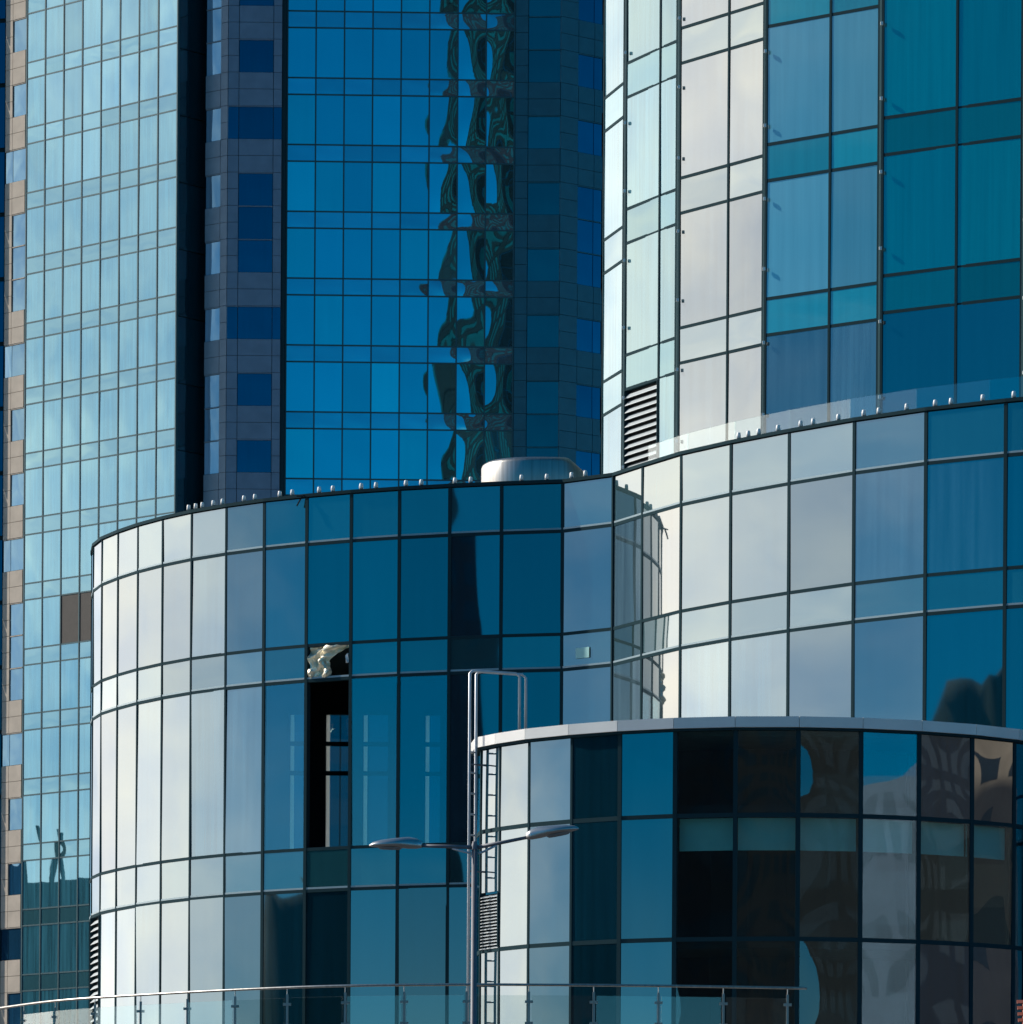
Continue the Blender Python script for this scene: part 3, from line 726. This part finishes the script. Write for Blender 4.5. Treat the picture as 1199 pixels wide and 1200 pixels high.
# bent strip hanging over the roof edge
q = MB(); y0 = on_line([tuple(p) for p in offset(D_PTS, 0.08)], -6.3)
q.tube([(-6.15, y0, Z(25.0)), (-6.27, y0-0.02, Z(24.98)), (-6.36, y0-0.03, Z(24.85)), (-6.45, y0-0.03, Z(24.68))], 0.025, 6); q.tube([(-6.27, y0-0.02, Z(24.98)), (-6.45, y0-0.02, Z(24.97))], 0.02, 6)
ct = q.build('cable_end', M['black']); tag(ct, 'short black cable end hanging over the roof edge of the rounded part', 'cable')

# ------------------------------------------------------------------ red slatted box at the lower right
red = thing('slatted_red_box', 'red-brown box with sloping slats at the lower right corner', 'louvre box', (12.0, 117, DECK))
q = MB(); q.box((12.35, 117.4, (DECK+Z(8.0))/2), (1.3, 0.7, Z(8.0)-DECK)); q.build('body', M['red'], red)
for k in range(5):
    zz = Z(8.0)-0.14*k
    q = MB(); x0, x1 = 11.5 + 0.01*k, 13.1
    q.v += [(x0, 116.98, zz-0.05), (x1, 116.98, zz-0.05), (x1, 117.05, zz+0.03), (x0, 117.05, zz+0.03), (x0, 116.84, zz-0.075), (x1, 116.84, zz-0.075), (x1, 116.84, zz-0.055), (x0, 116.84, zz-0.055)]
    q.f += [(4, 5, 6, 7), (7, 6, 2, 3), (4, 0, 1, 5), (0, 3, 2, 1), (4, 7, 3, 0), (5, 1, 2, 6)]
    q.build('slat', M['red'], red)

# ------------------------------------------------------------------ the town behind the photographer, seen only mirrored in the glass
def place(az, dist, org=(0, 135)):
    return org[0]-dist*math.sin(R(az)), org[1]-dist*math.cos(R(az))
def block(name, label, az, dist, width, depth, height, m, floors, bays, org=(0, 135), win=None):
    x, y = place(az, dist, org)
    o = thing(name, label, 'building', (x, y, 0))
    d = Vector((org[0]-x, org[1]-y)).normalized(); t = Vector((-d.y, d.x))
    c = Vector((x, y)); h2 = width/2
    q = MB(); q.prism([c+t*h2, c-t*h2, c-t*h2-d*depth, c+t*h2-d*depth], 0, height); q.build('wall', m, o)
    wn = MB(); fh = height/floors
    for f in range(floors):
        for b in range(bays):
            s0 = -h2 + width*(b+0.2)/bays; s1 = -h2 + width*(b+0.8)/bays
            A = c + t*s1 + d*0.05; B = c + t*s0 + d*0.05
            wn.quad((A.x, A.y, fh*(f+0.25)), (B.x, B.y, fh*(f+0.25)), (B.x, B.y, fh*(f+0.8)), (A.x, A.y, fh*(f+0.8)))
    wo = wn.build('window', win or M['far_glass'], o); wo['kind'] = 'stuff'
    return o
M['far_glass'] = mat('far_window_glass', (0.02, 0.03, 0.04), 0.1)
M['dark_wall'] = mat('dark_brick', (0.035, 0.032, 0.032), 0.85, noise=0.25, nscale=0.3)
M['brown_wall'] = mat('brown_render', (0.50, 0.36, 0.27), 0.85, noise=0.2, nscale=0.4)
M['pink_wall'] = mat('dull_pink_render', (0.16, 0.12, 0.12), 0.85, noise=0.2, nscale=0.4)
M['pale_wall'] = mat('pale_blue_grey_render', (0.26, 0.31, 0.40), 0.85, noise=0.12, nscale=0.4)
M['pale_win'] = mat('greyish_window', (0.15, 0.19, 0.25), 0.3)
M['leaf'] = mat('distant_foliage', (0.022, 0.04, 0.018), 0.9, noise=0.5, nscale=0.15)
E0 = (5, 130)
block('dark_office_block', 'dark brick office block behind the viewpoint, mirrored in the low building', 3, 260, 60, 30, 64, M['dark_wall'], 12, 14, E0)
block('dark_apartment_block', 'dark apartment block left of the viewpoint, mirrored in the low building', 25, 240, 24, 20, 60, M['dark_wall'], 11, 6, E0)
block('pink_apartment_block', 'dull pink apartment block mirrored beside the dark one', 19, 210, 9, 14, 37, M['pink_wall'], 9, 3, E0)
block('slim_dark_tower', 'slim dark tower mirrored in one dark bay of the rounded part', 34.4, 330, 7, 6, 92, M['dark_wall'], 22, 2, (-1.2, 148))
block('navy_office_block', 'dark blue office block right of the viewpoint, mirrored in the low building', -22, 230, 42, 20, 60, M['dark_wall'], 11, 9, E0)
block('added_pale_block', 'pale blue-grey office block, added to dim the sky mirrored in the low building', -42, 150, 26, 16, 33, M['pale_wall'], 5, 6, E0, M['pale_win'])  # unseen block added to dim one bright mirrored column
block('teal_office_block', 'dark teal office block mirrored near the right end of the low building', -62, 200, 30, 20, 48, M['dark_wall'], 11, 8, E0)
block('brown_apartment_block', 'brown rendered apartment block mirrored at the right end of the low building', -86, 120, 44, 20, 42, M['brown_wall'], 9, 7, (12, 131))
# wooded hill
hill = MB(); nx, ny = 84, 14; hr = random.Random(5)
for j in range(ny+1):
    for i in range(nx+1):
        az = 51.5 + 23.0*i/nx; dist = 300 + 14*j
        x, y = place(az, dist, (0, 140))
        env = math.sin(math.pi*min(1, (j/ny)**0.4))**0.5 if 0 < j < ny else 0.0
        edge = min(1, i/6, (nx-i)/6)**0.6
        h = edge*env*(62 - 16*max(0, (az-67.5)/6) + 4*math.sin(az*1.7)+2.2*math.sin(az*5.1)) + hr.uniform(-1.5, 1.5)*edge
        hill.v.append((x, y, max(0, h)))
for j in range(ny):
    for i in range(nx):
        k = j*(nx+1)+i; hill.f.append((k, k+1, k+nx+2, k+nx+1))
ho = hill.build('wooded_hill', M['leaf'], smooth=True); ho['kind'] = 'structure'
def dome_church(az, dist, org, s):
    x, y = place(az, dist, org); o = thing('church', 'domed church on the wooded hill, mirrored in the right wing', 'church', (x, y, 38))
    for dx, r_, h in ((0, 5.0, 16), (-8, 3.0, 9), (8, 3.0, 9)):
        q = MB(); p = (x+dx*0.5, y-dx*0.85)
        q.tube([(p[0], p[1], 34), (p[0], p[1], 38+h)], r_, 12); prof = [(r_*1.02, h), (r_*1.12, h+r_*.5), (r_*.8, h+r_*1.2), (r_*.3, h+r_*1.7), (.15, h+r_*2.1), (.1, h+r_*2.8)]
        base = len(q.v)
        for rr_, hh in prof:
            for k in range(12): q.v.append((p[0]+rr_*math.cos(k*math.pi/6), p[1]+rr_*math.sin(k*math.pi/6), 38+hh))
        for j in range(len(prof)-1):
            for k in range(12): q.f.append((base+j*12+k, base+j*12+(k+1) % 12, base+(j+1)*12+(k+1) % 12, base+(j+1)*12+k))
        q.build('dome_tower', M['dark_wall'], o)
dome_church(61.2, 330, (12, 135), 1)
# industrial skyline mirrored low in the left face of the blue tower
O1 = (-23, 279)
block('dark_mill', 'dark mill mirrored low in the left face of the blue tower', 90, 60, 26, 12, 32.5, M['dark_wall'], 7, 12, O1)
block('mill_wing', 'stepped dark wing beside the mill', 99, 58, 7, 8, 34, M['dark_wall'], 7, 4, O1)
for k, (az, h) in enumerate(((84.5, 36.5), (88.2, 37.2), (92.8, 36))):
    x, y = place(az, 62, O1); q = MB(); q.tube([(x, y, 0), (x, y, h)], 0.45, 10, 0.3); ch = q.build('chimney', M['dark_wall']); tag(ch, ('tall chimney at the near end of the mill', 'tallest chimney in the middle of the mill', 'shortest chimney at the far end of the mill')[k], 'chimney', 'mill chimneys')
